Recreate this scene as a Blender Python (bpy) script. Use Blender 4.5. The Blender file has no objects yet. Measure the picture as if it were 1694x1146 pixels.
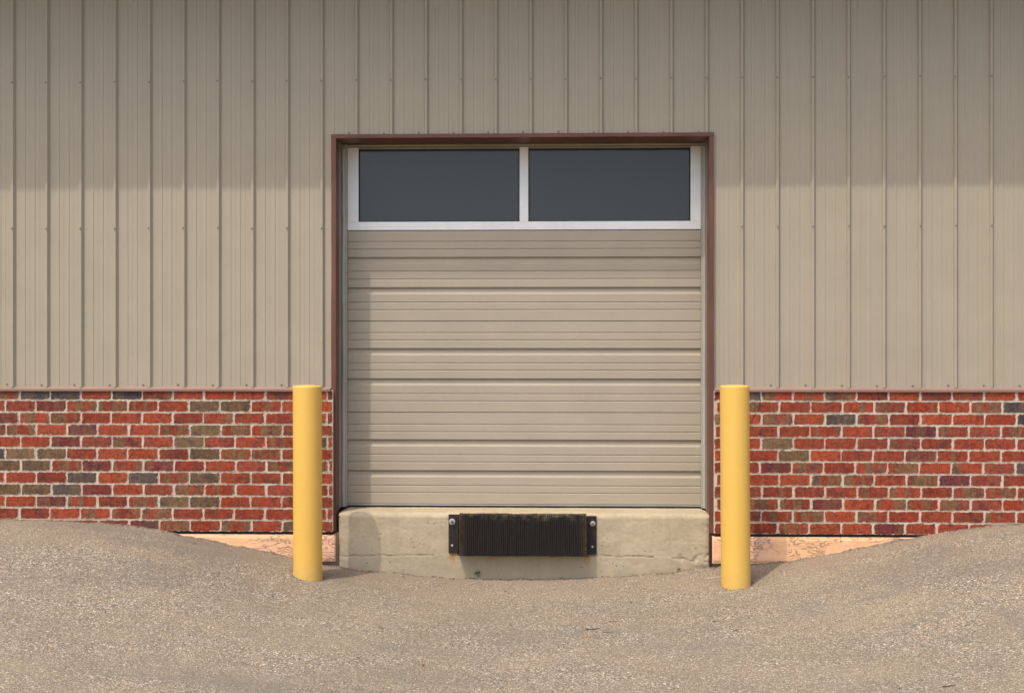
import bpy, bmesh, math, random
from mathutils import Vector, noise, Matrix

S = bpy.context.scene
COL = S.collection
R = math.radians
random.seed(7)

# ------------------------------------------------------------------ camera
CX, CY, CZ = 0.172, -8.0, 1.56
YAW = R(1.8)
FPX = 2024.0                      # focal length in pixels of the 1694 px wide photograph
cam_d = bpy.data.cameras.new('camera'); cam = bpy.data.objects.new('camera', cam_d)
COL.objects.link(cam); S.camera = cam
cam.location = (CX, CY, CZ); cam.rotation_euler = (R(90), 0, YAW)
cam_d.sensor_width = 36; cam_d.lens = FPX / 1694 * 36
cam_d.clip_start = 0.1; cam_d.clip_end = 2000

# ------------------------------------------------------------------ light
SUN = Vector((0.70, 1.0, -2.25)).normalized()      # the way the light travels
w = bpy.data.worlds.new('World'); S.world = w; w.use_nodes = True
nt = w.node_tree; bg = nt.nodes['Background']
sky = nt.nodes.new('ShaderNodeTexSky'); sky.sky_type = 'NISHITA'; sky.sun_disc = False
sky.sun_elevation = math.asin(-SUN.z); sky.sun_rotation = math.atan2(-SUN.x, -SUN.y)
sky.air_density = 1.0; sky.dust_density = 4.0; sky.ozone_density = 0.6
nt.links.new(sky.outputs[0], bg.inputs[0]); bg.inputs[1].default_value = 0.15
sd = bpy.data.lights.new('sun', 'SUN'); sun = bpy.data.objects.new('sun', sd); COL.objects.link(sun)
sd.energy = 1.5; sd.angle = R(0.7); sd.color = (1.0, 0.90, 0.78)
sun.rotation_euler = SUN.to_track_quat('-Z', 'Y').to_euler(); sun.location = (-3, -6, 9)
vs = S.view_settings; vs.view_transform = 'Standard'; vs.look = 'None'; vs.gamma = 1; vs.exposure = 0.74

# ------------------------------------------------------------------ helpers
def P(px, py, Y):
    """the point of the plane y = Y seen at pixel (px, py) of the photograph"""
    a = px - 847.0; b = 573.0 - py
    rx = -math.sin(YAW) * FPX + math.cos(YAW) * a
    ry = math.cos(YAW) * FPX + math.sin(YAW) * a
    t = (Y - CY) / ry
    return Vector((CX + t * rx, Y, CZ + t * b))
def PX(px, Y): return P(px, 573, Y).x
def PZ(py, Y, px=864): return P(px, py, Y).z

def lin(c):
    return tuple((v / 255 / 12.92 if v / 255 <= .04045 else ((v / 255 + .055) / 1.055) ** 2.4) for v in c)

class MB:
    def __init__(s): s.v = []; s.f = []; s.uv = {}
    def vert(s, co): s.v.append(tuple(co)); return len(s.v) - 1
    def quad(s, a, b, c, d): s.f.append((a, b, c, d))
    def box(s, x0, x1, y0, y1, z0, z1):
        n = len(s.v)
        s.v += [(x0,y0,z0),(x1,y0,z0),(x1,y1,z0),(x0,y1,z0),(x0,y0,z1),(x1,y0,z1),(x1,y1,z1),(x0,y1,z1)]
        s.f += [(n+3,n+2,n+1,n),(n+4,n+5,n+6,n+7),(n,n+1,n+5,n+4),(n+1,n+2,n+6,n+5),(n+2,n+3,n+7,n+6),(n+3,n,n+4,n+7)]
    def grid(s, rows):
        """rows: list of equally long lists of points"""
        n = len(s.v); c = len(rows[0])
        for r in rows: s.v += [tuple(p) for p in r]
        for i in range(len(rows) - 1):
            for j in range(c - 1):
                a = n + i * c + j
                s.f.append((a, a + 1, a + c + 1, a + c))
        return n
    def lathe(s, prof, cx, cy, n=24, axis='z', cz=0, top=True):
        base = len(s.v)
        for r, h in prof:
            for k in range(n):
                a = 2 * math.pi * k / n
                if axis == 'z': s.v.append((cx + r * math.cos(a), cy + r * math.sin(a), cz + h))
                else: s.v.append((cx + r * math.cos(a), cy - h, cz + r * math.sin(a)))
        for i in range(len(prof) - 1):
            for k in range(n):
                a = base + i * n + k; b = base + i * n + (k + 1) % n
                s.f.append((a, b, b + n, a + n))
        if top: s.f.append(tuple(base + (len(prof) - 1) * n + k for k in range(n)))
    def build(s, name, mat, parent=None, smooth=False, loc=None, bevel=0, seg=2):
        me = bpy.data.meshes.new(name); me.from_pydata(s.v, [], s.f)
        bm = bmesh.new(); bm.from_mesh(me)
        bmesh.ops.recalc_face_normals(bm, faces=bm.faces)
        if smooth:
            for f in bm.faces: f.smooth = True
        bm.to_mesh(me); bm.free()
        me.materials.append(mat)
        o = bpy.data.objects.new(name, me); COL.objects.link(o)
        if loc is not None:
            me.transform(Matrix.Translation(-Vector(loc))); o.location = loc
        if parent is not None:
            o.parent = parent
            if loc is None: me.transform(Matrix.Translation(-parent.location))
            else: o.location = Vector(loc) - parent.location
        if bevel:
            m = o.modifiers.new('bevel', 'BEVEL'); m.width = bevel; m.segments = seg; m.limit_method = 'ANGLE'
        return o

def empty(name, loc):
    o = bpy.data.objects.new(name, None); COL.objects.link(o); o.location = loc; o.empty_display_size = .1; return o
def tag(o, label=None, cat=None, group=None, kind=None):
    if label: o['label'] = label
    if cat: o['category'] = cat
    if group: o['group'] = group
    if kind: o['kind'] = kind
    return o

# ------------------------------------------------------------------ materials
class NT:
    def __init__(s, name, rough=.6, spec=.5):
        s.m = bpy.data.materials.new(name); s.m.use_nodes = True
        s.t = s.m.node_tree; s.b = s.t.nodes['Principled BSDF']
        s.b.inputs['Roughness'].default_value = rough
        s.b.inputs['Specular IOR Level'].default_value = spec
        s.tc = s.t.nodes.new('ShaderNodeTexCoord').outputs['Object']
    def n(s, typ, **kw):
        nd = s.t.nodes.new(typ)
        for k, v in kw.items(): setattr(nd, k, v)
        return nd
    def link(s, a, b): s.t.links.new(a, b)
    def put(s, sock, v):
        if isinstance(v, bpy.types.NodeSocket): s.link(v, sock)
        elif isinstance(v, (tuple, list)) and len(v) == 3 and sock.type == 'RGBA': sock.default_value = (*v, 1)
        else: sock.default_value = v
    def noise(s, scale, detail=4, rough=.55, vec=None, dist=0):
        nd = s.n('ShaderNodeTexNoise'); s.put(nd.inputs['Scale'], scale); nd.inputs['Detail'].default_value = detail
        nd.inputs['Roughness'].default_value = rough; nd.inputs['Distortion'].default_value = dist
        s.link(vec or s.tc, nd.inputs['Vector']); return nd.outputs['Fac']
    def noisec(s, scale, detail=4, vec=None):
        nd = s.n('ShaderNodeTexNoise'); s.put(nd.inputs['Scale'], scale); nd.inputs['Detail'].default_value = detail
        s.link(vec or s.tc, nd.inputs['Vector']); return nd.outputs['Color']
    def vor(s, scale, vec=None, feature='F1', out='Distance'):
        nd = s.n('ShaderNodeTexVoronoi'); nd.feature = feature; s.put(nd.inputs['Scale'], scale)
        s.link(vec or s.tc, nd.inputs['Vector']); return nd.outputs[out]
    def map(s, sc=(1, 1, 1), loc=(0, 0, 0)):
        nd = s.n('ShaderNodeMapping'); nd.inputs['Scale'].default_value = sc; nd.inputs['Location'].default_value = loc
        s.link(s.tc, nd.inputs['Vector']); return nd.outputs[0]
    def ramp(s, f, stops, interp='LINEAR'):
        nd = s.n('ShaderNodeValToRGB'); cr = nd.color_ramp; cr.interpolation = interp
        while len(cr.elements) < len(stops): cr.elements.new(.5)
        for e, (p, c) in zip(cr.elements, stops):
            e.position = p; e.color = (c, c, c, 1) if isinstance(c, (int, float)) else (*c, 1)
        s.link(f, nd.inputs[0]); return nd.outputs[0]
    def mix(s, f, a, b, mode='MIX'):
        nd = s.n('ShaderNodeMix', data_type='RGBA', blend_type=mode)
        s.put(nd.inputs[0], f); s.put(nd.inputs[6], a); s.put(nd.inputs[7], b); return nd.outputs[2]
    def math(s, op, a, b=0.0, c=None, clamp=False):
        nd = s.n('ShaderNodeMath', operation=op, use_clamp=clamp)
        s.put(nd.inputs[0], a); s.put(nd.inputs[1], b)
        if c is not None: s.put(nd.inputs[2], c)
        return nd.outputs[0]
    def rng(s, v, a, b, c=0.0, d=1.0):
        nd = s.n('ShaderNodeMapRange'); nd.clamp = True
        s.put(nd.inputs[0], v); s.put(nd.inputs[1], a); s.put(nd.inputs[2], b); s.put(nd.inputs[3], c); s.put(nd.inputs[4], d)
        return nd.outputs[0]
    def attr(s, name):
        nd = s.n('ShaderNodeAttribute'); nd.attribute_name = name; return nd
    def sep(s, v=None):
        nd = s.n('ShaderNodeSeparateXYZ'); s.link(v or s.tc, nd.inputs[0]); return nd.outputs
    def comb(s, x, y, z):
        nd = s.n('ShaderNodeCombineXYZ'); s.put(nd.inputs[0], x); s.put(nd.inputs[1], y); s.put(nd.inputs[2], z); return nd.outputs[0]
    def bump(s, h, strength, dist, prev=None):
        nd = s.n('ShaderNodeBump'); nd.inputs['Strength'].default_value = strength; nd.inputs['Distance'].default_value = dist
        s.link(h, nd.inputs['Height'])
        if prev: s.link(prev, nd.inputs['Normal'])
        s.link(nd.outputs[0], s.b.inputs['Normal']); return nd.outputs[0]
    def col(s, c): s.put(s.b.inputs['Base Color'], c)
    def rough(s, c): s.put(s.b.inputs['Roughness'], c)

def painted(name, c, rough=.5, var=.06, spec=.4, scale=3.0, streak=True, bmp=.0006, metal=0):
    k = NT(name, rough, spec)
    lo = tuple(v * (1 - var) for v in c); hi = tuple(min(1, v * (1 + var)) for v in c)
    a = k.noise(scale, 5, .6)
    base = k.mix(k.rng(a, .3, .7), lo, hi)
    if streak:
        st = k.noise(1.0, 4, .6, k.map((38, 38, .7)))
        base = k.mix(k.rng(st, .35, .75, 0, .12), base, tuple(v * .72 for v in c))
    fine = k.noise(160, 2, .5)
    base = k.mix(k.rng(fine, .35, .7, 0, .05), base, tuple(v * .6 for v in c))
    k.col(base); k.rough(k.rng(a, .3, .7, rough - .06, rough + .08))
    if metal: k.b.inputs['Metallic'].default_value = metal
    k.bump(k.noise(2.2, 3, .5), .6, bmp * 6, k.bump(k.noise(260, 2, .5), .3, bmp))
    return k.m

C_SIDING = (0.370, 0.324, 0.242)
M_siding = painted('painted_siding', C_SIDING, .5, .04, .35)
M_door = painted('painted_door', (0.378, 0.328, 0.250), .5, .04, .35, streak=False)
M_stop = painted('jamb_paint', (0.36, 0.33, 0.26), .5, .08, .35)
M_jamb = painted('galvanised_jamb', (0.235, 0.22, 0.20), .5, .12, .35)
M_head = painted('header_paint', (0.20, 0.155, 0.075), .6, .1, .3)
M_brown = painted('brown_flashing', (0.135, 0.056, 0.037), .45, .16, .4, bmp=.001)
M_ledge = painted('ledge_flashing', (0.275, 0.180, 0.140), .5, .1, .4)
M_alu = painted('white_frame_paint', (0.80, 0.80, 0.78), .45, .05, .4, scale=9)
M_screw = painted('screw_metal', (0.21, 0.178, 0.135), .5, .1, .4)
M_zinc = painted('zinc', (0.55, 0.56, 0.57), .35, .1, .5, streak=False, metal=.7)
M_washer = painted('dull_washer', (0.42, 0.42, 0.41), .55, .15, .4, streak=False, metal=.3)
M_bolt = painted('bolt_steel', (0.17, 0.17, 0.17), .5, .2, .4, streak=False, metal=.3)
M_dark = painted('dark_gap', (0.03, 0.028, 0.026), .8, .1, .2)  # near-black, stands in for shade in gaps; also colours seal and gasket
M_strip = painted('dark_strip', (0.05, 0.024, 0.018), .6, .2, .3)
M_roof = painted('roof_paint', (0.22, 0.20, 0.17), .5, .1, .3)
M_soffit = painted('soffit_paint', (0.22, 0.19, 0.15), .6, .1, .3)

k = NT('pane_glass', .06, .5)
g = k.noise(1.2, 2, .5)
k.col(k.mix(g, (0.027, 0.035, 0.045), (0.036, 0.045, 0.056))); k.bump(k.noise(1.5, 1, .4), .15, .004)
M_glass = k.m

# bollard: yellow plastic sleeve
k = NT('yellow_sleeve', .42, .45)
a = k.noise(2.5, 5, .6)
c = k.mix(k.rng(a, .3, .75), (0.71, 0.435, 0.085), (0.74, 0.465, 0.10))
scf = k.noise(1.0, 6, .7, k.map((40, 40, 6)))
c = k.mix(k.rng(scf, .68, .8, 0, .16), c, (0.55, 0.38, 0.14))
z = k.sep()[2]
dirt = k.math('MULTIPLY', k.rng(z, .02, .16, 1, 0), k.rng(k.noise(22, 5, .7), .3, .7))
c = k.mix(k.math('MULTIPLY', dirt, .3), c, (0.34, 0.26, 0.15))
k.col(c); k.rough(k.rng(scf, .4, .8, .38, .6)); k.bump(k.noise(90, 3, .6), .15, .001)
M_yellow = k.m

# brick
k = NT('brick_face', .88, .25)
base = k.attr('base').outputs['Color']; inf = k.sep(k.attr('info').outputs['Vector']); edge = k.attr('edge').outputs['Fac']
u, idn, band = inf[0], inf[1], inf[2]
bv = k.comb(k.math('MULTIPLY', u, 3.2), k.math('MULTIPLY', idn, 71.0), k.math('MULTIPLY', k.sep()[2], 1.2))
bn = k.noise(1.0, 3, .6, bv)
bm_ = k.math('MULTIPLY', k.rng(bn, .475, .53), band)
olive = k.mix(k.noise(30, 3, .6), (0.13, 0.075, 0.034), (0.24, 0.155, 0.085))
c = k.mix(k.math('MULTIPLY', bm_, .8), base, olive)
v1 = k.noise(34, 6, .75)
c = k.mix(k.rng(v1, .45, .66, 0, .6), c, k.mix(1.0, c, (1.4, 1.35, 1.3), 'MULTIPLY'))
v2 = k.noise(1.0, 6, .8, k.map((48, 48, 95)))
c = k.mix(k.rng(v2, .46, .60, 0, .78), c, k.mix(1.0, c, (.38, .42, .46), 'MULTIPLY'))
v3 = k.noise(1.0, 4, .7, k.map((150, 150, 18)))
c = k.mix(k.rng(v3, .50, .62, 0, .75), c, k.mix(1.0, c, (.52, .55, .55), 'MULTIPLY'))
pt = k.noise(1.0, 3, .6, k.comb(k.math('MULTIPLY', u, 2.1), k.math('MULTIPLY', idn, 133.0), k.math('MULTIPLY', k.sep()[2], 11.0)))
c = k.mix(k.rng(pt, .55, .68, 0, .6), c, k.mix(.6, k.mix(1.0, c, (.32, .42, .55), 'MULTIPLY'), (0.045, 0.036, 0.036)))
c = k.mix(k.rng(pt, .42, .30, 0, .45), c, k.mix(1.0, c, (1.30, 1.12, 1.0), 'MULTIPLY'))
sp = k.noise(70, 4, .8)
c = k.mix(k.rng(sp, .68, .74, 0, .7), c, (0.50, 0.38, 0.28))
en = k.math('ADD', edge, k.math('MULTIPLY', k.math('SUBTRACT', k.noise(46, 5, .8), .5), .033))
k1 = k.rng(en, .0004, .0020, 1, 0)
mort = k.mix(k.noise(60, 4, .7), (0.38, 0.32, 0.24), (0.62, 0.54, 0.42))
c = k.mix(k1, c, mort)
k.col(c)
h = k.math('ADD', k.math('MULTIPLY', v2, .6), k.math('MULTIPLY', v3, .5))
k.bump(h, .9, .0035, k.bump(k.noise(200, 3, .6), .4, .001))
M_brick = k.m

k = NT('mortar', .95, .15)
c = k.mix(k.noise(50, 5, .7), (0.44, 0.38, 0.295), (0.66, 0.585, 0.47))
c = k.mix(k.rng(k.noise(6, 4, .6), .5, .75, 0, .45), c, (0.30, 0.25, 0.17))
k.col(c); k.bump(k.noise(180, 4, .7), .8, .003)
M_mortar = k.m

# concrete dock
k = NT('concrete', .92, .2)
a = k.noise(2.6, 6, .65); b_ = k.noise(28, 6, .7)
c = k.mix(k.rng(a, .3, .7), (0.35, 0.290, 0.190), (0.49, 0.410, 0.280))
c = k.mix(k.rng(b_, .35, .75, 0, .55), c, (0.50, 0.43, 0.30))
c = k.mix(k.rng(k.noise(1.0, 5, .7, k.map((14, 14, 1.4))), .5, .72, 0, .32), c, (0.28, 0.225, 0.145))
X, Y_, Z = k.sep()
c = k.mix(k.math('MULTIPLY', k.rng(Z, .30, .12), k.rng(k.noise(5, 4, .7), .3, .7, .15, .6)), c, (0.29, 0.26, 0.20))
pit = k.vor(22); c = k.mix(k.math('MULTIPLY', k.rng(pit, .05, .13, .8, 0), k.rng(k.noise(3, 2), .5, .56)), c, (0.10, 0.08, 0.05))
crk = k.attr('crack').outputs['Fac']; c = k.mix(crk, c, (0.10, 0.08, 0.055))
# rust under the two ends and the lower edge of the bumper
zb = PZ(918, -.035)
for px, wd, st, ln in ((750, .020, .95, .085), (973, .018, .9, .085), (812, .05, .5, .05), (905, .08, .35, .03), (745, .008, .9, .05), (968, .007, .9, .06)):
    xr = PX(px, -.03)
    wob = k.math('MULTIPLY', k.math('SUBTRACT', k.noise(40, 4, .7), .5), .03)
    dx = k.math('ABSOLUTE', k.math('SUBTRACT', k.math('ADD', X, wob), xr))
    mx = k.rng(dx, wd * .3, wd, 1, 0)
    mz = k.math('MULTIPLY', k.rng(Z, zb - ln, zb - .004, 0, 1), k.rng(Z, zb + .02, zb + .012, 0, 1))
    m_ = k.math('MULTIPLY', k.math('MULTIPLY', mx, mz), k.rng(k.noise(55, 5, .75), .38, .6, .3, min(1.0, st * 1.1)))
    c = k.mix(m_, c, (0.37, 0.15, 0.025))
k.col(c)
h = k.math('ADD', k.noise(45, 6, .7), k.math('MULTIPLY', k.rng(pit, .05, .14), .8))
k.bump(h, .7, .004, k.bump(k.noise(300, 3, .6), .5, .001))
M_conc = k.m

# peach plinth
k = NT('peach_plinth_paint', .75, .3)
c = k.mix(k.noise(9, 4, .6), (0.77, 0.445, 0.235), (0.85, 0.53, 0.31))
c = k.mix(k.rng(k.noise(2.2, 3, .5), .52, .68, 0, .4), c, (0.66, 0.42, 0.36))
wv = k.noise(7, 2, .5, k.map((1, 1, 2.4)), 2.6)
rid = k.rng(k.math('ABSOLUTE', k.math('SUBTRACT', wv, .5)), 0, .035, 1, 0)
rid = k.math('MULTIPLY', rid, k.rng(k.noise(4.5, 2), .46, .54))
c = k.mix(k.math('MULTIPLY', rid, .35), c, (0.50, 0.27, 0.14))
c = k.mix(k.rng(k.noise(26, 6, .75), .54, .68, 0, .28), c, (0.52, 0.35, 0.24))
k.col(c); k.bump(rid, .9, .010, k.bump(k.noise(30, 5, .7), .8, .006))
M_peach = k.m

# rubber & steel of the bumper
k = NT('black_rubber', .75, .14)
c = k.mix(k.noise(1.0, 4, .7, k.map((220, 220, 9))), (0.006, 0.0055, 0.005), (0.027, 0.0255, 0.024))
c = k.mix(k.rng(k.noise(1.0, 3, .8, k.map((330, 330, 14))), .66, .74, 0, .45), c, (0.11, 0.11, 0.12))  # pale streaks painted in as highlights along the rubber ribs
X, Y_, Z = k.sep()
c = k.mix(k.math('MULTIPLY', k.rng(Z, .095, .13, 0, 1), k.rng(k.noise(24, 5, .75), .48, .66)), c, (0.13, 0.095, 0.05))
edg = k.math('ADD', k.rng(k.math('ABSOLUTE', X), .36, .41), 0.0)
c = k.mix(k.math('MULTIPLY', edg, k.rng(k.noise(60, 4, .7), .35, .65, 0, .6)), c, (0.13, 0.085, 0.04))
k.col(c); k.bump(k.noise(1.0, 4, .7, k.map((200, 200, 20))), .6, .002)
M_rubber = k.m
k = NT('rusty_black_steel', .55, .4)
c = k.mix(k.rng(k.noise(28, 6, .75), .52, .72), (0.016, 0.014, 0.013), (0.085, 0.030, 0.014))
k.col(c); k.bump(k.noise(90, 4, .6), .4, .001)
M_steel = k.m

# ground
k = NT('worn_asphalt', .93, .2)
n1 = k.noise(.8, 5, .6); n2 = k.noise(3.4, 5, .65)
pv = k.map((1, 1, 1))
base = k.mix(k.rng(n1, .32, .68), (0.180, 0.151, 0.108), (0.285, 0.236, 0.162))
base = k.mix(k.rng(n2, .45, .7, 0, .6), base, (0.155, 0.147, 0.132))
gr = k.rng(k.noise(1.3, 6, .72, k.map((1, 2.2, 1), (4, 2, 0))), .40, .60)      # where the stones stand out
cc = k.vor(138, out='Color'); cs = k.sep(cc)
st1 = k.ramp(cs[0], [(0, (0.045, .041, .040)), (.22, (0.115, .098, .078)), (.55, (0.225, .190, .140)), (.8, (0.34, .29, .215)), (.92, (0.48, .42, .32)), (1, (0.74, .67, .54))])
st1 = k.mix(k.rng(cs[1], .80, .9, 0, .6), st1, (0.16, 0.17, 0.20))
st1 = k.mix(k.rng(cs[2], .86, .95, 0, .6), st1, (0.42, 0.23, 0.12))
c = k.mix(k.rng(gr, 0, 1, .22, .85), base, st1)
cc2 = k.sep(k.vor(260, out='Color'))
st2 = k.ramp(cc2[0], [(0, .15), (.25, .75), (.72, 1.18), (1, 2.2)])
c = k.mix(.85, c, st2, 'MULTIPLY')
X, Y_, Z = k.sep()
# dirt washed against the wall and the dock
dd = k.math('MULTIPLY', k.rng(Y_, -.75, -.05, 0, .75), k.rng(k.noise(5, 5, .7), .35, .62))
c = k.mix(dd, c, (0.26, 0.195, 0.140))
c = k.mix(k.rng(k.noise(1.0, 2, .5, k.map((.5, .5, .5), (9, 3, 0))), .35, .7, 0, .3), c, (0.27, 0.218, 0.152))
stk = k.noise(1.0, 5, .6, k.map((.6, 1.7, 1), (3, 8, 0)), .6)
c = k.mix(k.rng(stk, .52, .66, 0, .22), c, (0.31, 0.245, 0.172))
c = k.mix(k.rng(stk, .46, .34, 0, .38), c, (0.145, 0.132, 0.115))
k.col(c)
hh = k.math('ADD', k.math('MULTIPLY', k.vor(138), -1.0), k.math('MULTIPLY', k.vor(260), -.4))
k.bump(hh, .8, .003, k.bump(k.noise(18, 5, .7), .6, .010))
M_ground = k.m
k = NT('gravel_stone', .85, .3)
gc = k.attr('base').outputs['Color']; k.col(k.mix(k.rng(k.noise(300, 2), .3, .7, 0, .3), gc, (.2, .17, .14))); M_stone = k.m
M_leaf = painted('weed_leaf', (0.13, 0.19, 0.03), .55, .25, .3, streak=False)
M_twig = painted('dry_twig', (0.10, 0.055, 0.03), .8, .3, .2, streak=False)
M_dryleaf = painted('dry_leaf', (0.46, 0.24, 0.09), .7, .2, .2, streak=False)
M_redleaf = painted('red_leaf', (0.28, 0.06, 0.03), .7, .2, .2, streak=False)
M_string = painted('white_string', (0.7, 0.68, 0.64), .7, .1, .2, streak=False)

# ------------------------------------------------------------------ ground
def interp(tab, x):
    if x <= tab[0][0]: return tab[0][1]
    for (a, b), (c, d) in zip(tab, tab[1:]):
        if x <= c:
            t = (x - a) / (c - a); t2 = t * t * (3 - 2 * t)
            return b + (d - b) * (.5 * t + .5 * t2)
    return tab[-1][1]
prof_px = [(-200,850),(0,857),(100,860),(160,863),(220,869),(270,877),(310,885),(350,893),(400,903),(450,913),(485,921),(540,934),
           (600,943),(650,948),(700,952),(760,956),(850,958.5),(950,957),(1050,952),(1120,945),(1170,937),(1245,932),(1300,927),
           (1370,916),(1430,903),(1500,889),(1540,883),(1600,872),(1640,867),(1694,865),(1900,858)]
PROF = [(P(a, b, -.045).x, P(a, b, -.045).z) for a, b in prof_px]
def sst(a, b, x):
    t = max(0, min(1, (x - a) / (b - a))); return t * t * (3 - 2 * t)
def G(x, y):
    d = max(0, -y - .045)
    wgt = 1 - sst(.0, 4.2, d)
    g0 = interp(PROF, x)
    far = 0.03 + .05 * sst(1, 5, abs(x))
    z = g0 * wgt + far * (1 - wgt) - (.012 + .033 * sst(-1.2, 1.2, x)) * sst(0, .55, d) * wgt
    if abs(x) < 12 and y > -14:
        am = min(1, .25 + d * 1.2)
        z += am * .018 * noise.noise(Vector((x * .9, y * .9, 3.1))) + am * .008 * noise.noise(Vector((x * 3.1, y * 3.1, 7.7)))
        z += .004 * noise.noise(Vector((x * 14, y * 14, 1.7)))
        z += (1 - sst(.0, .12, d)) * .010 * noise.noise(Vector((x * 7, 3, 2.2))) + (1 - sst(.0, .12, d)) * .005 * noise.noise(Vector((x * 31, 3, 2.2)))
    return z
def axis(lo, hi, fine, far):
    xs = []; x = lo
    while x <= hi + 1e-6: xs.append(x); x += fine
    st = fine; x = hi
    while x < far: st *= 1.35; x += st; xs.append(x)
    st = fine; x = lo
    pre = []
    while x > -far: st *= 1.35; x -= st; pre.append(x)
    return pre[::-1] + xs
gx = axis(-4.4, 4.4, .025, 600); gy = [y for y in axis(-3.8, .2, .025, 600)]
mb = MB(); mb.grid([[(x, y, G(x, y)) for x in gx] for y in gy])
gnd = mb.build('ground', M_ground, smooth=True); tag(gnd, 'worn tan grey asphalt full of small stones, dipping in front of the dock', 'ground', kind='structure')

def ground_at(px, py):
    a = px - 847.0; b = 573.0 - py
    d = Vector((-math.sin(YAW) * FPX + math.cos(YAW) * a, math.cos(YAW) * FPX + math.sin(YAW) * a, b)).normalized()
    o = Vector((CX, CY, CZ)); t = 2.0
    while t < 14:
        p = o + d * t
        if p.z <= G(p.x, p.y): break
        t += .004
    p.z = G(p.x, p.y); return p

# loose gravel
rnd = random.Random(3)
gv, gf, gcl = [], [], []
PAL = [(.27,.22,.165),(.20,.17,.135),(.34,.28,.21),(.10,.09,.085),(.42,.36,.28),(.30,.21,.14),(.17,.165,.165),(.52,.46,.37),(.23,.185,.135),(.27,.22,.17)]
cnt = 0
while cnt < 13000:
    y = -.06 - rnd.random() ** 1.1 * 3.5; x = rnd.uniform(-4.0, 4.2)
    dens = noise.noise(Vector((x * .9, y * 1.5, 20))) * .9 + noise.noise(Vector((x * 3, y * 4, 5))) * .5 + .45
    if rnd.random() > dens: continue
    cnt += 1
    r = .0018 + .0030 * rnd.random() ** 2.5 + (.004 if rnd.random() < .006 else 0)
    a0 = rnd.random() * 6.28; n = len(gv); z0 = G(x, y); cpal = rnd.choice(PAL); f = .8 + .4 * rnd.random()
    ex = .7 + .6 * rnd.random()
    for j in range(5):
        a = a0 + j * 1.2566 + rnd.uniform(-.25, .25); rr = r * rnd.uniform(.8, 1.2)
        gv.append((x + rr * ex * math.cos(a), y + rr * math.sin(a), z0 - r * .15))
    for j in range(3):
        a = a0 + .5 + j * 2.1; rr = r * rnd.uniform(.3, .6)
        gv.append((x + rr * ex * math.cos(a), y + rr * math.sin(a), z0 + r * rnd.uniform(.55, .95)))
    gf += [(n, n+1, n+5), (n+1, n+2, n+5), (n+2, n+6, n+5), (n+2, n+3, n+6), (n+3, n+4, n+6), (n+4, n+7, n+6), (n+4, n, n+7), (n, n+5, n+7), (n+5, n+6, n+7)]
    gcl += [(cpal[0] * f, cpal[1] * f, cpal[2] * f, 1)] * 8
def stone(x, y, z0, r, c3):
    a0 = rnd.random() * 6.28; n = len(gv); ex = rnd.uniform(.7, 1.3)
    for j in range(5):
        a = a0 + j * 1.2566 + rnd.uniform(-.25, .25); rr = r * rnd.uniform(.8, 1.2)
        gv.append((x + rr * ex * math.cos(a), y + rr * math.sin(a), z0 - r * .3))
    for j in range(3):
        a = a0 + .5 + j * 2.1; rr = r * rnd.uniform(.3, .65)
        gv.append((x + rr * ex * math.cos(a), y + rr * math.sin(a), z0 + r * rnd.uniform(.4, .9)))
    gf.extend([(n, n+1, n+5), (n+1, n+2, n+5), (n+2, n+6, n+5), (n+2, n+3, n+6), (n+3, n+4, n+6), (n+4, n+7, n+6), (n+4, n, n+7), (n, n+5, n+7), (n+5, n+6, n+7)])
    gcl.extend([(*c3, 1)] * 8)
GRIT = [(.07,.06,.055),(.12,.10,.085),(.20,.165,.125),(.27,.22,.165),(.09,.075,.06),(.16,.13,.10),(.24,.16,.10)]
# crumbs piled where the asphalt meets the wall and the bollards
for i in range(5200):
    x = rnd.uniform(-3.9, 4.0)
    if noise.noise(Vector((x * 4, 0, 41))) + rnd.random() * .9 < .25: continue
    y = -.062 - abs(rnd.gauss(0, .028)) if not (PX(560, -.03) < x < PX(1174, -.03)) else -.035 - abs(rnd.gauss(0, .025))
    stone(x, y, G(x, y), .0018 + .0055 * rnd.random() ** 2.2, rnd.choice(GRIT))
for bx, by in ((PX(509.3, -.45), -.45), (PX(1217.2, -.47), -.47)):
    for i in range(420):
        a = rnd.uniform(0, 6.28); q = .0905 + abs(rnd.gauss(0, .012)); x = bx + q * math.cos(a); y = by + q * math.sin(a)
        stone(x, y, G(x, y), .002 + .0045 * rnd.random() ** 2, rnd.choice(GRIT + PAL))
me = bpy.data.meshes.new('gravel'); me.from_pydata(gv, [], gf); me.materials.append(M_stone)
at = me.color_attributes.new('base', 'FLOAT_COLOR', 'POINT'); at.data.foreach_set('color', [c for q in gcl for c in q])
go = bpy.data.objects.new('gravel', me); COL.objects.link(go); tag(go, 'loose small stones scattered over the asphalt', 'gravel', kind='stuff')

# ------------------------------------------------------------------ the building
ZLED = PZ(641, 0)               # foot of the metal siding
XL, XR = PX(549, 0), PX(1180, 0)
ZT = PZ(222, 0)                 # top of the opening
ZTOP = 4.65
bld = empty('warehouse', (0, 0, 0))
tag(bld, 'tan ribbed metal warehouse wall on red brick base with a closed dock door', 'building')

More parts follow.
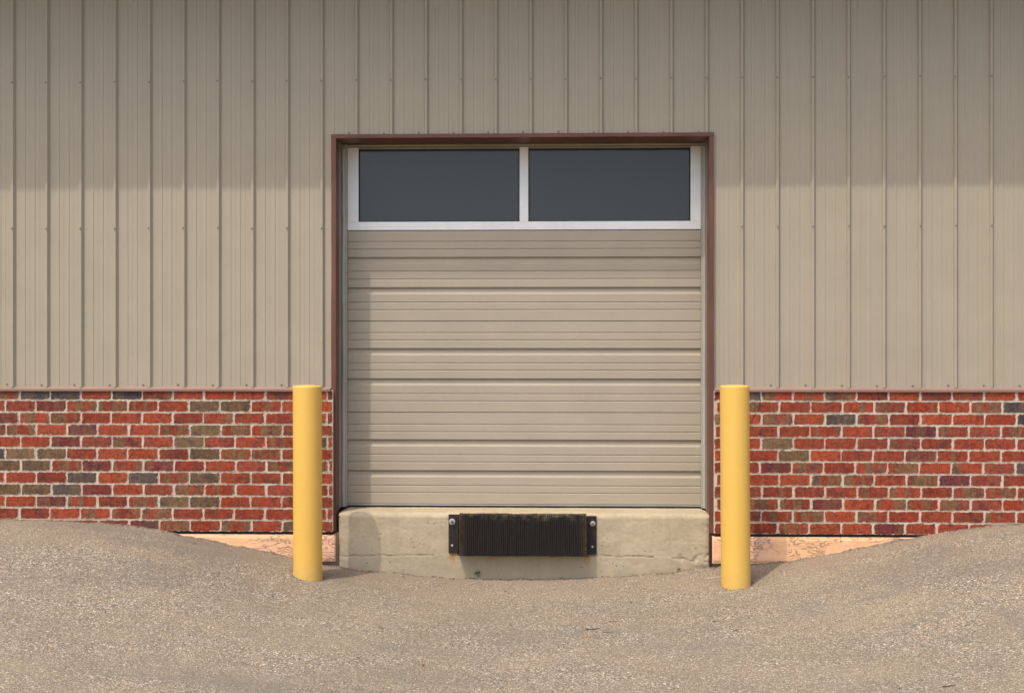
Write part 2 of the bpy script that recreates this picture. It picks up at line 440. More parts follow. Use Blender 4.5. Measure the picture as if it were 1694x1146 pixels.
# siding: one folded sheet
PITCH = .2286
X0 = PX(590, -.019)             # a rib crown
def rib_profile(xa, xb):
    pts = []
    k0 = math.floor((xa - X0) / PITCH) - 1; k1 = math.ceil((xb - X0) / PITCH) + 1
    for q in range(k0, k1):
        c = X0 + q * PITCH
        for dx, h in ((-.019, 0), (-.0155, .003), (-.010, .020), (-.008, .0212), (.003, .0212), (.005, .0204), (.0150, .003), (.018, 0),
                      (.060, 0), (.062, .0026), (.079, .0026), (.081, 0), (.105, 0), (.107, .0012), (.109, 0), (.124, 0), (.126, .0026), (.143, .0026), (.145, 0),
                      (.172, 0), (.174, .0012), (.176, 0)):
            pts.append((c + dx, -h))
    out = [p for p in pts if xa < p[0] < xb]
    def hy(x):
        for (a, b), (c_, d) in zip(pts, pts[1:]):
            if a <= x <= c_: return b + (d - b) * (x - a) / (c_ - a)
        return 0
    return [(xa, hy(xa))] + out + [(xb, hy(xb))]
mb = MB()
XW = 9.0
def sheet(xa, xb, za, zb):
    pr = rib_profile(xa, xb)
    n = max(2, int((zb - za) / .25))
    rows = []
    for i in range(n + 1):
        z = za + (zb - za) * i / n
        rows.append([(x + (.0008 * noise.noise(Vector((x * 2, z * .8, 0)))), y + .0016 * noise.noise(Vector((x * 1.7, z * 1.1, 4.0))), z) for x, y in pr])
    mb.grid(rows)
sheet(-XW, XL + .004, ZLED, ZTOP); sheet(XR - .004, XW, ZLED, ZTOP); sheet(XL + .004, XR - .004, ZT + .002, ZTOP)
sid = mb.build('metal_siding', M_siding, bld)

# body behind the siding, dark inside of the ribs, side and back walls
mb = MB()
mb.box(-XW, XL - .02, .02, .20, ZLED - .03, ZTOP); mb.box(XR + .02, XW, .02, .20, ZLED - .03, ZTOP)
mb.box(XL - .02, XR + .02, .02, .20, ZT + .03, ZTOP)
mb.build('wall_framing', M_dark, bld)
mb = MB()
mb.box(-XW, -XW + .1, .205, 12, -.3, ZTOP); mb.box(XW - .1, XW, .205, 12, -.3, ZTOP); mb.box(-XW, XW, 12, 12.1, -.3, ZTOP)
mb.build('side_wall', M_siding, bld)

# roof with its overhanging eave (above the picture, throws the shade on the upper wall)
EO = .74
ZE = PZ(311, 0) + 2.25 * EO
mb = MB()
mb.grid([[(x, y, z) for x in (-XW - .4, XW + .4)] for y, z in ((-EO, ZE), (-EO, ZE + .18), (6, ZE + 1.9), (12.6, ZE + .1), (12.6, ZE - .1), (6, ZE + 1.7), (.2, ZE + .07), (.2, ZE), (-EO, ZE))])
mb.build('roof', M_roof, bld)
mb = MB(); mb.box(-XW - .4, XW + .4, -EO + .03, -.03, ZE - .006, ZE - .003); mb.build('soffit', M_soffit, bld)

# opening flashings
XIL, XIR = PX(556, -.022), PX(1173, -.022)
ZI = PZ(227.5, -.022)
ZFOOT = PZ(880, -.02)
def dented(mbx, pts0, pts1, n, amp, seed):
    """strip between two polylines' sections, swept with small dents"""
    rows = []
    for i in range(n + 1):
        t = i / n; r = []
        for j, (a, b) in enumerate(zip(pts0, pts1)):
            p = Vector(a).lerp(Vector(b), t)
            k_ = amp * (noise.noise(Vector((p.x * 3, p.z * 3, seed + j * .3))) + .5 * noise.noise(Vector((p.x * 13, p.z * 13, seed + j))))
            r.append((p.x + k_, p.y + k_, p.z + (k_ if abs(a[0] - b[0]) > .5 else 0)))
        rows.append(r)
    mbx.grid(rows)
for side in (0, 1):
    xo, xi, sg = ((XL, XIL, 1), (XR, XIR, -1))[side]
    mb = MB()
    sec = [(xo, .0), (xo, -.0235), (xo + sg * .004, -.0245), (xi - sg * .002, -.0245), (xi, -.0225), (xi + sg * .001, .03), (xi + sg * .001, .085)]
    ztop = ZT
    dented(mb, [(x, y, ZFOOT) for x, y in sec], [(x, y, (ztop if i < 3 else ZI)) for i, (x, y) in enumerate(sec)], 60, .0016, 3.0 + side * 9)
    mb.build('jamb_flashing', M_brown, bld)
    m = MB(); q = xi + sg * .002; e_ = xi - sg * .02; m.box(min(q, e_), max(q, e_), .086, .199, PZ(842, .1), ZI - .003); m.build('door_jamb', M_jamb, bld)
mb = MB()
sec = [(ZT + .001, .0), (ZT + .001, -.0245), (ZT - .003, -.0262), (ZI + .002, -.0262), (ZI, -.024), (ZI - .002, .05), (ZI - .002, .198)]
dented(mb, [(XL - .002, y, z) for z, y in sec], [(XR + .002, y, z) for z, y in sec], 90, .0022, 31)
mb.build('header_flashing', M_brown, bld)

# beige stops behind the flashing
YD = .245
mb = MB()
xa, xb = PX(575, .225), PX(1159.5, .225)
mb2 = [(XIL - .004, xa, 1), (XIR + .004, xb, -1)]
for side, (a, b, sg) in enumerate(mb2):
    m = MB(); lo, hi = min(a, b), max(a, b)
    m.box(lo, hi, .20, .238, PZ(839, .20), ZI - .004)
    m.build('door_stop', M_stop, bld, bevel=.003)
    m = MB()
    n = 40; rows = []
    for i in range(n + 1):
        z = PZ(839, .19) + (ZI - .03 - PZ(839, .19)) * i / n
        wv = .003 * noise.noise(Vector((z * 2.3, side * 5, 0))) + .002 * noise.noise(Vector((z * 7, side * 5, 3)))
        q = b - sg * .022 + wv
        rows.append([(q - sg * .010, .199, z), (q - sg * .009, .186 + wv, z), (q + sg * .004, .183 + wv, z), (q + sg * .010, .194, z), (q + sg * .011, .199, z)])
    m.grid(rows); m.build('weather_seal', painted('seal_vinyl', (.40, .375, .33), .5, .1, .4), bld, smooth=True)
mb = MB(); ztg = PZ(243, .225)
mb.box(XIL, XIR, .203, .238, ztg, ZI + .01); mb.build('header_stop', M_head, bld, bevel=.003)
mb = MB(); mb.box(xa, xb, .196, .2025, ztg + .002, ztg + .012); mb.build('header_seal', M_stop, bld)

# ------------------------------------------------------------------ the overhead door (part) and its sub-parts
door = MB()   # steel back skin is the part's own mesh
zb_, zt_ = PZ(839, YD), PZ(240, YD)
door.box(XIL - .02, XIR + .02, YD + .03, YD + .05, zb_, zt_)
door = door.build('overhead_door', M_door, bld)
tag(door, 'closed tan sectional dock door with two dark windows on top')
XDL, XDR = PX(566, YD), PX(1168, YD)
XVL, XVR = PX(575, YD), PX(1159, YD)
def zz(py): return PZ(py, YD)
sections = [(381, 531, [426, 476], [399, 411.5, 448, 461, 499.5, 512]),
            (531, 682, [577, 627], [550, 562, 600, 612, 651, 663]),
            (682, 834, [728, 779], [702, 714, 752, 764, 803, 815])]
for top, bot, heavy, minor in sections:
    pr = [(zz(top), .012), (zz(top) - .002, .0)]
    ev = sorted([(y, 1) for y in heavy] + [(y, 0) for y in minor])
    for y, hv in ev:
        z = zz(y)
        if hv: pr += [(z + .006, 0), (z + .0045, .001), (z + .003, .016), (z - .004, .0165), (z - .006, .013), (z - .032, .012), (z - .041, .001), (z - .044, 0)]
        else: pr += [(z + .003, 0), (z + .0018, .0045), (z - .001, .005), (z - .006, .0005), (z - .008, 0)]
    pr += [(zz(bot) + .003, 0), (zz(bot) + .0015, .012)]
    m = MB(); rows = []
    for z, d in pr:
        rows.append([(XDL + (XDR - XDL) * i / 12, YD + d + .0012 * noise.noise(Vector((i * .7, z * 3, 1))), z) for i in range(13)])
    m.grid(rows)
    m.build('door_section', M_door, door)
# bottom rail and seal
m = MB(); m.box(XDL, XDR, YD - .001, YD + .02, zz(836.2), zz(834.2)); m.build('bottom_rail', M_zinc, door)
m = MB(); m.box(XDL, XDR, YD + .004, YD + .028, zb_ - .002, zz(836.4)); m.build('bottom_seal', M_dark, door)
# glazed top section
YG = YD - .004
frame = MB(); frame.box(XDL, XDR, YG, YD + .028, zz(380.2), zz(366.5)); fr = frame.build('window_rail', M_alu, door, bevel=.002)
for a, b in ((571, 593), (859.5, 874), (1142.5, 1163)):
    m = MB(); m.box(PX(a, YG), PX(b, YG), YG + .0025, YD + .026, zz(366.3), zz(240)); m.build('window_stile', M_alu, door, bevel=.0018)
m = MB(); m.box(XDL, XDR, YG + .006, YD + .026, zz(245.5), zz(239)); m.build('top_rail', M_stop, door)
for a, b in ((593.2, 859.3), (874.2, 1142.3)):
    m = MB(); xa_, xb_ = PX(a, YG) - .004, PX(b, YG) + .004
    m.box(xa_, xb_, YD + .012, YD + .018, zz(366.5) - .004, zz(245) + .004); m.build('window_pane', M_glass, door)
    t_ = .006
    gk = MB(); z0_, z1_ = zz(366.2), zz(245.8); ga, gb = PX(a, YG) + .0005, PX(b, YG) - .0005
    gk.box(ga, ga + t_, YD + .004, YD + .0115, z0_, z1_); gk.box(gb - t_, gb, YD + .004, YD + .0115, z0_, z1_); gk.box(ga + t_, gb - t_, YD + .004, YD + .0115, z0_, z0_ + .003)
    gk.build('glazing_gasket', M_dark, door)

# screws
def screw(x, y, z, r=.0043):
    m = MB()
    m.lathe([(r * 1.55, 0), (r * 1.5, .0015), (r * .9, .002), (r * .85, .005), (r * .5, .0062)], x, y, 8, 'y', z)
    return m.build('screw', M_screw, bld, smooth=False, loc=(x, y, z))
nmin = math.floor((PX(0, 0) - X0) / PITCH); nmax = math.ceil((PX(1694, 0) - X0) / PITCH)
s0 = screw(X0, -.0198, 3.0); first = True
def put_screw(x, y, z):
    global first
    if first: o = s0; first = False
    else: o = s0.copy(); COL.objects.link(o); o.parent = bld
    o.location = (x, y, z)
rs = random.Random(5)
xlo, xhi = PX(-4, 0), PX(1698, 0)
zr1, zr2 = PZ(131.5, -.02), PZ(376, -.02)
for q in range(nmin, nmax + 1):
    xc = X0 + q * PITCH
    if xlo < xc < xhi:
        put_screw(xc - .003 + rs.uniform(-.002, .002), -.0214, zr1 + rs.uniform(-.003, .003))
        if not (XL - .01 < xc < XR + .01): put_screw(xc - .003 + rs.uniform(-.002, .002), -.0214, zr2 + rs.uniform(-.003, .003))
    xs_ = xc - .050
    if xlo < xs_ < xhi:
        if XL < xs_ < XR: put_screw(xs_ + rs.uniform(-.003, .003), -.0015, ZT + .011 + rs.uniform(-.003, .004))
        else: put_screw(xs_ + .005 + rs.uniform(-.004, .004), -.0015, ZLED + .017 + rs.uniform(-.003, .003))

# ------------------------------------------------------------------ brick base
YB = -.052
ZB0 = PZ(662.7, YB); CH = (PZ(662.7, YB) - PZ(882.0, YB)) / 11
BP = .2034; J = .0098; JV = .0086
COLS = {'r': [(.295,.051,.025),(.32,.058,.027),(.265,.047,.026),(.35,.066,.028),(.285,.060,.036)],
        'o': [(.165,.095,.050),(.19,.115,.065),(.145,.085,.050)],
        'g': [(.085,.062,.055),(.11,.078,.066),(.075,.058,.058)],
        'd': [(.175,.040,.034),(.145,.038,.037),(.20,.045,.034)],
        'm': [(.30,.056,.029),(.27,.056,.031),(.32,.053,.025)]}
BAND = {'r': .22, 'o': .6, 'g': .5, 'd': .5, 'm': 1.0}
ROWS_L = ['mggrgmrrrrr','rrdmmmrooMr','dmmrrrrmrrr','dmrdrrmommr','rrdrmrorrmo','goorrrrommr','oomdmdrrrmm','rrrgrgmorrr','oogdrrmmrrr','rrdmrmoomrr','rrrmmmrrrrr','rrrrddmrmro']
ROWS_R = ['drgmmmrrdrrrr','rrmrrmmmrmgrr','oormrgmrrrrgr','drrrmrrdmrmrr','rrrorrrdrrrrr','rrrorrrdmrrrr','rrrdmrmmrmrgr','rrrrmmrmdrrmr','mrrmrrmmrmmrr','rrmmdrmmmrmrr','rrdmmrmrrrmrr','rrrmrrdrrrrmr']
ROWS_R = [w_[0] + w_[2:] if i % 2 == 0 else w_ for i, w_ in enumerate(ROWS_R)]
rb = random.Random(11)
def brick_run(xa, xb, joints0, joints1, rows, px_from):
    """bricks of one wall as ONE mesh; joints0/1: x of one joint in odd/even courses"""
    V, F, A, I, E = [], [], [], [], []
    NX, NZ = 14, 6
    for ci in range(15):
        zc0 = ZB0 - ci * CH + JV / 2; zc1 = ZB0 - (ci - 1) * CH - JV / 2
        if ci == 0: zc1 = PZ(645.5, YB)
        if ci > 11: break
        jx = (joints0, joints1)[ci % 2] + rb.uniform(-.006, .006)
        q = math.floor((xa - jx) / BP) - 1
        drift = 0
        while True:
            b0 = jx + q * BP + J / 2 + rb.uniform(-.003, .003); b1 = jx + (q + 1) * BP - J / 2 + rb.uniform(-.003, .003)
            q += 1
            if b1 < xa + .02: continue
            if b0 > xb - .02: break
            c0, c1 = max(b0, xa), min(b1, xb)
            midpx = (b0 - px_from) / BP
            ti = int(round(midpx + (0.5 if ci % 2 else 0)))
            rw = rows[ci]
            ty = rw[ti].lower() if 0 <= ti < len(rw) else ('r' if 0 <= ti < len(rw) + 2 and px_from < 0 else rb.choice('rrrrrmmmdog'))
            base = rb.choice(COLS[ty]); f = rb.uniform(.85, 1.15); base = tuple(v * f for v in base)
            idn = rb.random(); dz0 = rb.uniform(-.0012, .0012); dz1 = rb.uniform(-.0012, .0012); dy = rb.uniform(-.0012, .0012)
            L = b1 - b0; H = zc1 - zc0; n = len(V)
            for iz in range(-1, NZ + 2):
                for ix in range(-1, NX + 2):
                    uu = min(max(ix / NX, 0), 1); vv = min(max(iz / NZ, 0), 1)
                    x = c0 + (c1 - c0) * uu; z = zc0 + dz0 + (zc1 - zc0 + dz1 - dz0) * vv
                    ring = ix < 0 or iz < 0 or ix > NX or iz > NZ
                    e = min((x - c0), (c1 - x), (z - zc0), (zc1 - z))
                    nx_ = noise.noise(Vector((x * 55 + idn * 9, z * 55, 1))); nz_ = noise.noise(Vector((x * 40, z * 60 + idn * 7, 5)))
                    on = .0030
                    x2 = x + nx_ * on; z2 = z + nz_ * on
                    y = YB + dy + .0016 * noise.noise(Vector((x * 30 + idn * 20, z * 70, 2))) + (.0007 if e < .001 else 0)
                    if ring: y = YB + .016
                    V.append((x2, y, z2)); A += [*base, 1]; I += [(x - b0) / L, idn, BAND[ty]]; E.append(max(0, e))
            c = NX + 3
            for iz in range(NZ + 2):
                for ix in range(NX + 2):
                    a = n + iz * c + ix; F.append((a, a + 1, a + c + 1, a + c))
    me = bpy.data.meshes.new('brick_course'); me.from_pydata(V, [], F); me.materials.append(M_brick)
    for p in me.polygons: p.use_smooth = True
    me.set_sharp_from_angle(angle=R(50))
    me.color_attributes.new('base', 'FLOAT_COLOR', 'POINT').data.foreach_set('color', A)
    me.attributes.new('info', 'FLOAT_VECTOR', 'POINT').data.foreach_set('vector', I)
    me.attributes.new('edge', 'FLOAT', 'POINT').data.foreach_set('value', E)
    return me
XBL, XBR = PX(550.8, YB), PX(1181, YB)
ZBB = PZ(883.5, YB)
for side in (0, 1):
    if side == 0: args = (-6.2, XBL - .003, PX(33, YB), PX(60, YB), ROWS_L, PX(-18, YB))
    else: args = (XBR + .003, 6.4, PX(1259, YB), PX(1288, YB), ROWS_R, PX(1155, YB))
    me = brick_run(*args)
    # mortar bed: wavy sheet just behind the brick faces, plus the body of the wall
    mo = MB(); xs0, xs1 = (-XW, XBL) if side == 0 else (XBR, XW)
    xs = [xs0, xs1]
    x = max(xs0, -4.2)
    xs = sorted(set([xs0, xs1] + [max(xs0, -4.2) + i * .012 for i in range(int((min(xs1, 4.3) - max(xs0, -4.2)) / .012))]))
    zq = ZB0 - 11 * CH + J / 2 + .002
    zs = [zq + (PZ(645, YB) - zq) * i / 50 for i in range(51)]
    mo.grid([[(x, YB + .0032 + .0022 * noise.noise(Vector((x * 25, z * 60, 8))) , z) for x in xs] for z in zs])
    mo.box(xs0 + .0015, xs1 - .0015, YB + .008, .19, zq + .001, PZ(645, YB) - .001)
    wall = mo.build('brick_wall', M_mortar, bld)
    o = bpy.data.objects.new('brick_facing', me); COL.objects.link(o); o.parent = wall
    # sloping ledge flashing over the bricks
    lf = MB(); zt, zl = ZLED + .004, PZ(642.5, YB - .012)
    xa_, xb_ = (xs0, XL - .002) if side == 0 else (XR + .002, xs1)
    n = 120; rows = []
    for i in range(n + 1):
        x = xa_ + (xb_ - xa_) * i / n
        kk = .0016 * noise.noise(Vector((x * 1.6, 2, side))) + .0008 * noise.noise(Vector((x * 7, 2, side)))
        rows.append([(x, .012, zt + .01), (x, -.024, zt - .010 + kk), (x, YB - .012 + kk, zl - .003 + kk), (x, YB - .0135 + kk, zl - .006 + kk), (x, YB - .012 + kk, zl - .020 + kk), (x, YB - .002, zl - .021)])
    lf.grid(rows); lf.build('ledge_flashing', M_ledge, bld)
    gp = MB(); gp.box(xs0 + .003, xs1 - .003, YB + .014, .15, ZBB - .010, zq); gp.build('painted_shadow_gap', M_dark, bld)  # near-black box added as the shade line under the bricks
    # painted plinth below the bricks
    pl = MB()
    x0_, x1_ = (-XW, PX(555, -.058)) if side == 0 else (PX(1178.5, -.058), XW)
    n = 260; rows = []
    ztp = ZBB - .008
    for j in range(9):
        t = j / 8; r = []
        for i in range(n + 1):
            xn = max(x0_, -3) if side == 0 else x0_
            xm = x1_ if side == 0 else min(x1_, 3.2)
            x = xn + (xm - xn) * i / n
            z = ztp - t * (ztp - PZ(929, -.035) ) - .001
            y = -.058 - .004 * noise.noise(Vector((x * 9, z * 14, 3))) + (.006 if j in (0, 8) else 0)
            if i in (0, n): y += .008
            r.append((x, y, z + .002 * noise.noise(Vector((x * 12, z * 3, 6)))))
        rows.append(r)
    pl.grid(rows)
    xn = max(x0_, -3) if side == 0 else x0_; xm = x1_ if side == 0 else min(x1_, 3.2)
    pl.box(xn + .003, xm - .003, -.049, .19, PZ(927, -.03), ztp - .002)
    pl.build('plinth', M_peach, bld, smooth=False)
    # foundation stem, shaded, below and behind
    fb = MB(); fb.box(x0_ if side == 0 else x0_ - .012, x1_ + (.012 if side == 0 else 0), .0, .2, -.3, ZBB - .002); fb.build('foundation', M_conc, bld)

# ------------------------------------------------------------------ concrete dock
YC = -.030
XCL, XCR = PX(560, YC), PX(1174, YC)
ZC = PZ(839.5, YD)
def conc():
    V = []; Aq = []
    nx = 420
    path = [(.30, ZC), (.20, ZC), (.12, ZC), (.06, ZC), (.03, ZC), (.012, ZC), (YC + .028, ZC - .001), (YC + .018, ZC - .004), (YC + .010, ZC - .010), (YC + .004, ZC - .018), (YC, ZC - .028)]
    z = ZC - .034
    while z > -.12: path.append((YC, z)); z -= .006
    rows = []; crack = []
    zk = PZ(919, YC)
    for (y, z) in path:
        r = []
        for i in range(-1, nx + 2):
            t = min(max(i / nx, 0), 1); x = XCL + (XCR - XCL) * t
            ed = min(x - XCL, XCR - x); yy, zz_ = y, z
            rough = .0022 * noise.noise(Vector((x * 8, z * 14, y * 8))) + .0010 * noise.noise(Vector((x * 45, z * 45, y * 40)))
            front = y <= YC + .001
            if front:
                yy += rough * 1.3
                p_ = noise.noise(Vector((x * 16, z * 26, 11)))
                if p_ > .85: yy += (p_ - .85) * .04
                if ed < .03: yy += (.03 - ed) ** 2 * 14 + .004 * max(0, noise.noise(Vector((x * 30, z * 30, 2)))) 
                zc_ = zk + .010 * noise.noise(Vector((x * 1.3, 0, 5))) + .006 * noise.noise(Vector((x * 9, 0, 6))) + .003 * noise.noise(Vector((x * 40, 0, 6)))
                if x > PX(1095, YC): zc_ -= (x - PX(1095, YC)) * .12 + .02 * noise.noise(Vector((x * 14, 3, 6)))
                dc = abs(z - zc_); wk = .0046 + .0032 * noise.noise(Vector((x * 20, 1, 1)))
                ck = max(0, 1 - dc / wk) if noise.noise(Vector((x * 5, 9, 2))) > -.12 else 0
                yy += ck * .006
                if zc_ > z: yy -= .0016
                if x > PX(1120, YC) and z < zk + .02:
                    yy += .012 * max(0, noise.noise(Vector((x * 22, z * 22, 13))) + .1)
                cr = min(1, ck * .75)
            else:
                zz_ += rough + (.0 if ed > .03 else -(.03 - ed) * .25); cr = 0
                if y < .03:
                    chip = noise.noise(Vector((x * 13, 4, 9)))
                    if chip > .3: zz_ -= (chip - .3) * .022; 
            if i < 0 or i > nx: yy = .30; 
            r.append((x, yy, zz_)); crack.append(cr)
        rows.append(r)
    m = MB(); m.grid(rows)
    o = m.build('dock_sill', M_conc, bld, smooth=True)
    o.data.attributes.new('crack', 'FLOAT', 'POINT').data.foreach_set('value', crack)
    return o
dock = conc()
dock['label'] = 'weathered cream concrete dock sill below the door'
# near-black boxes stand in for shade in the gaps beside the sill
mb = MB(); mb.box(PX(553, 0), XCL + .02, .03, .19, -.2, PZ(850, 0)); mb.build('gap_shade_filler', M_dark, bld); mb = MB(); mb.box(XCR - .02, PX(1180.5, 0), .03, .19, -.2, PZ(850, 0))
mb.build('gap_shade_filler', M_dark, bld)
# brown strip foot between sill and plinth on the right
mb = MB(); mb.box(PX(1174.6, -.02), PX(1177.5, -.02), -.024, .02, PZ(934, -.02), PZ(884, -.02)); mb.build('corner_strip', M_strip, bld)

# ------------------------------------------------------------------ dock bumper
c_ = P(865, 884, YC); bump = empty('dock_bumper', c_)
tag(bump, 'black laminated rubber dock bumper bolted to the concrete sill under the door', 'dock bumper')
YF = YC - .105
m = MB(); n = 60
x0, x1 = PX(759, YF), PX(970.5, YF); zt0, zb0 = PZ(852, YF), PZ(919.5, YF)
wd = (x1 - x0) / n; rr = random.Random(2)
for i in range(n):
    a = x0 + i * wd; dt = rr.uniform(-.0014, .0012); db = rr.uniform(-.0012, .0012); dy = rr.uniform(-.0022, .0016)
    if 24 < i < 34: dt -= .002
    g_ = .0009; kq = len(m.v)
    ax, bx = a + g_ * .5, a + wd - g_ * .5; ch = .0016
    zsn = [zb0 + db, zb0 + db + .004, (zt0 + zb0) / 2 - .03, (zt0 + zb0) / 2 + .03, zt0 + dt - .006, zt0 + dt]
    rows = []
    tw = rr.uniform(-.0015, .0015)
    for jj, z in enumerate(zsn):
        yo = YF + dy + (.003 if jj in (0, 5) else 0) + (tw if jj > 2 else -tw)
        sh = .0012 * noise.noise(Vector((i * 3.3, z * 12, 1)))
        rows.append([(ax + sh, YC - .012, z), (ax + sh, yo + ch, z), (ax + ch + sh, yo, z), (bx - ch + sh, yo, z), (bx + sh, yo + ch, z), (bx + sh, YC - .012, z)])
    m.grid(rows)
    for rw in (rows[0], rows[-1]):
        b0 = len(m.v); m.v += [tuple(p) for p in rw]; m.f.append(tuple(range(b0, b0 + 6)))
m.build('rubber_pad', M_rubber, bump)
for a, b, za, zb, fl in ((742, 759.5, 851, 915, 1), (969.5, 986.8, 852.5, 916.5, 0)):
    m = MB()
    Yp = YC - .010; xa_, xb_ = PX(a, Yp), PX(b, Yp); z1, z0 = PZ(za, Yp), PZ(zb, Yp)
    if fl: m.box(xa_, xb_ + .004, Yp, YC - .002, z0, z1); m.box(xb_ - .006, xb_ + .0005, YF + .012, Yp - .0005, z0, z1)
    else: m.box(xa_ - .004, xb_, Yp, YC - .002, z0, z1); m.box(xa_ + .001, xa_ + .007, YF + .012, Yp - .0005, z0, z1)
    pl = m.build('mounting_angle', M_steel, bump, bevel=.0015)
    cx_ = (748, 980.6)[1 - fl]; cz_ = (862.5, 865.5)[1 - fl]; r = (.0205, .0165)[1 - fl]
    p = P(cx_, cz_, Yp)
    m = MB(); m.lathe([(r, 0), (r, .003), (r * .93, .004), (r * .52, .0045)], p.x, Yp, 28, 'y', p.z)
    m.build('washer', M_washer, bump); m = MB()
    m.lathe([(r * .52, .0045), (r * .52, .013), (r * .44, .0155)], p.x, Yp, 6, 'y', p.z)
    m.lathe([(r * .27, .0155), (r * .27, .022), (r * .2, .0235)], p.x, Yp, 14, 'y', p.z)
    m.build('anchor_bolt', M_bolt, bump)
    p = P((748, 980)[1 - fl], (902, 904)[1 - fl], Yp)
    m = MB(); m.lathe([(.008, 0), (.0075, .002), (.005, .0035), (.002, .004)], p.x, Yp, 14, 'y', p.z); m.build('rivet', M_washer, bump)
    m = MB()
    for zr in (902,):
        pass

# ------------------------------------------------------------------ bollards
def bollard(pxt, pxb, pyt, pyb, Yb, label):
    rr_ = .0893
    xb = PX(pxb, Yb); xt = PX(pxt, Yb)
    zb = G(xb, Yb); zt = PZ(pyt, Yb - .02)
    root = empty('bollard', (xb, Yb, zb)); tag(root, label, 'bollard', 'yellow bollards guarding the dock door')
    m = MB(); H = zt - zb
    n = 24
    prof = [(rr_ + .0010 * math.sin(i * .7) * (1 - i / n), -.15 + (H + .15 - .012) * i / n) for i in range(n + 1)]
    m.lathe(prof, 0, 0, 64, top=False)
    m.v = [(x + (z / H) * (xt - xb), y, z) for x, y, z in m.v]
    s = m.build('sleeve', M_yellow, None, smooth=True); s.parent = root
    m = MB()
    m.lathe([(rr_, H - .012), (rr_, H - .006), (rr_ - .0010, H - .002), (rr_ - .004, H + .001), (rr_ - .009, H + .0025), (rr_ * .8, H + .004), (rr_ * .5, H + .006), (rr_ * .2, H + .007), (.004, H + .007)], 0, 0, 64)
    m.v = [(x + (xt - xb), y, z) for x, y, z in m.v]
    cpl = m.build('cap', M_yellow, None, smooth=True); cpl.parent = root
    return root
bollard(508.3, 509.3, 639, 957, -.45, 'yellow bollard left of the door, standing on the downhill edge of the slope')
bollard(1215.2, 1217.2, 638, 969, -.47, 'yellow bollard right of the door, in front of the thin dark stem on the bricks')

# ------------------------------------------------------------------ small things
def tube(mbx, pts, r, n=6):
    base = len(mbx.v)
    for i, p in enumerate(pts):
        p = Vector(p); q = Vector(pts[min(i + 1, len(pts) - 1)]) - Vector(pts[max(i - 1, 0)])
        q.normalize(); a = q.orthogonal().normalized(); b = q.cross(a)
        rad = r(i / (len(pts) - 1)) if callable(r) else r
        for k_ in range(n):
            t = 6.2832 * k_ / n; mbx.v.append(tuple(p + a * math.cos(t) * rad + b * math.sin(t) * rad))
    for i in range(len(pts) - 1):
        for k_ in range(n):
            a = base + i * n + k_; b = base + i * n + (k_ + 1) % n; mbx.f.append((a, b, b + n, a + n))
def leafblade(mbx, o, d, L, W, up=.3):
    d = Vector(d).normalized(); s = d.cross(Vector((0, 0, 1)));
    if s.length < .1: s = Vector((1, 0, 0))
    s.normalize(); nrm = s.cross(d); rows = []
    for i in range(7):
        t = i / 6; w_ = W * math.sin(math.pi * min(1, t * .92 + .06)) ** .8
        c = Vector(o) + d * L * t + Vector((0, 0, 1)) * (up * L * (t - t * t * 1.3))
        rows.append([c - s * w_ + nrm * w_ * .3, c, c + s * w_ + nrm * w_ * .3])
    mbx.grid(rows)
def weed(px, py, Y, size, label, seed, nl):
    x = PX(px, Y); base = Vector((x, Y, max(G(x, Y), PZ(py, Y))))
    root = empty('weed', base); tag(root, label, 'weed', 'weeds at the foot of the dock')
    r_ = random.Random(seed)
    m = MB(); tops = []
    for i in range(3):
        e = Vector((r_.uniform(-.5, .5), -r_.random() * .35 - .08, r_.uniform(.5, 1))) * size * .7
        tube(m, [(0, 0, -.01), tuple(e * .5 + Vector((0, -.002, 0))), tuple(e)], size * .025, 5); tops.append(e)
    o = m.build('stem', M_leaf); o.parent = root
    for i in range(nl):
        e = tops[i % 3] * r_.uniform(.4, 1)
        m = MB(); a = r_.uniform(0, 6.28)
        leafblade(m, e, (math.cos(a), -abs(math.sin(a)) * .6, r_.uniform(-.1, .7)), size * r_.uniform(.35, .6), size * r_.uniform(.10, .19))
        o = m.build('leaf', M_leaf, smooth=True); o.parent = root
weed(791, 952, YC - .008, .042, 'small green weed at the foot of the sill below the rubber bumper', 4, 11)
weed(1121, 943, YC - .008, .036, 'yellowish green weed at the foot of the sill near its right corner', 9, 9)

def twig(px, py, L, ang, bend, label, mat=M_twig, name='twig', r=.0022, cat='twig'):
    c = ground_at(px, py); pts = []
    for i in range(9):
        t = i / 8 - .5
        x = c.x + math.cos(ang) * L * t - math.sin(ang) * bend * (t * t - .1); y = c.y + math.sin(ang) * L * t + math.cos(ang) * bend * (t * t - .1)
        pts.append((x, y, G(x, y) + r * .9 + .0015 * math.sin(i * 1.9)))
    m = MB(); tube(m, pts, lambda t: r * (1.0 - .5 * t), 6); o = m.build(name, mat, loc=c, smooth=True); tag(o, label, cat)
twig(981, 1041, .075, .15, .02, 'brown curved twig on the asphalt, the widest of the cluster right of centre', r=.0034)
twig(1015, 1028, .055, -.05, .01, 'dark short twig on the asphalt behind the twig cluster')
twig(1006, 1046, .06, -.25, .01, 'thin brown twig on the asphalt at the right end of the cluster')
twig(970, 1053, .065, .05, -.012, 'light tan twig nearest the camera in the cluster right of centre', M_dryleaf, r=.003)
twig(1571, 1135, .06, .1, .01, 'dark twig in the right foreground at the bottom edge', r=.003)
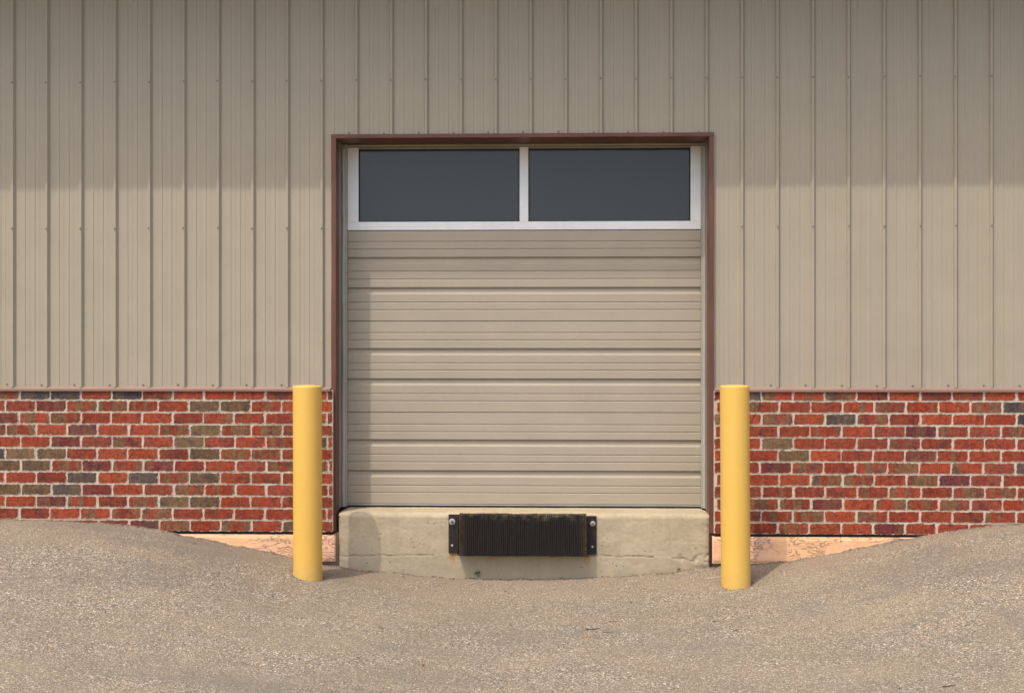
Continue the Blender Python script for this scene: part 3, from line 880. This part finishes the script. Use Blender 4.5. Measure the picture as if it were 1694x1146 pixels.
twig(1183, 955, .10, .25, .015, 'white string lying on the ground at the foot of the right bollard', M_string, 'string', .0018, 'string')
twig(940, 1035, .11, -.05, .02, 'hair thin dark stalk lying left of the twig cluster', r=.0012)
def dleaf(px, py, L, ang, label, mat):
    c = ground_at(px, py); m = MB(); leafblade(m, c + Vector((0, 0, .003)), (math.cos(ang), math.sin(ang), .05), L, L * .24, .25)
    for i, v in enumerate(m.v): m.v[i] = (v[0], v[1], max(v[2], G(v[0], v[1]) + .002))
    o = m.build('dry_leaf', mat, loc=c, smooth=True); tag(o, label, 'leaf')
    md = o.modifiers.new('thickness', 'SOLIDIFY'); md.thickness = .0008
dleaf(1070, 974, .030, 2.6, 'orange tan leaf scrap on the dirt right of the bumper', M_dryleaf)
dleaf(702, 1102, .026, 2.2, 'dark red leaf scrap in the left middle foreground', M_redleaf)
dleaf(664, 955, .026, .3, 'dark brown leaf scrap by the foot of the sill, left half', M_twig)
dleaf(629, 1041, .022, .2, 'small dark leaf scrap on the asphalt below the left end of the sill', M_twig)
dleaf(595, 1089, .022, 2.9, 'small black brown leaf scrap in the left foreground', M_twig)
dleaf(1179, 1029, .024, .4, 'dark leaf scrap in front of the right bollard, the farther of two', M_twig)
dleaf(1213, 1044, .024, .1, 'dark leaf scrap in front of the right bollard, the nearer of two', M_twig)
dleaf(1388, 1027, .02, .9, 'tiny dark leaf scrap alone on the right slope', M_twig)
dleaf(1437, 999, .022, 2.5, 'orange leaf scrap on the right slope below the plinth end', M_dryleaf)
dleaf(319, 899, .022, .5, 'dark leaf scrap under the thin left end of the peach plinth', M_twig)

# dead vine stem on the bricks beside the right bollard
m = MB(); pts = [P(a, b, YB - .004) for a, b in ((1256, 648), (1258, 662), (1255, 674), (1249, 684), (1244, 693), (1240, 701), (1236, 706))]
tube(m, [tuple(p) for p in pts], .0016, 5)
o = m.build('vine_stem', M_twig, loc=pts[2], smooth=True); tag(o, 'thin dark dead stem clinging to the bricks beside the right bollard', 'stem')
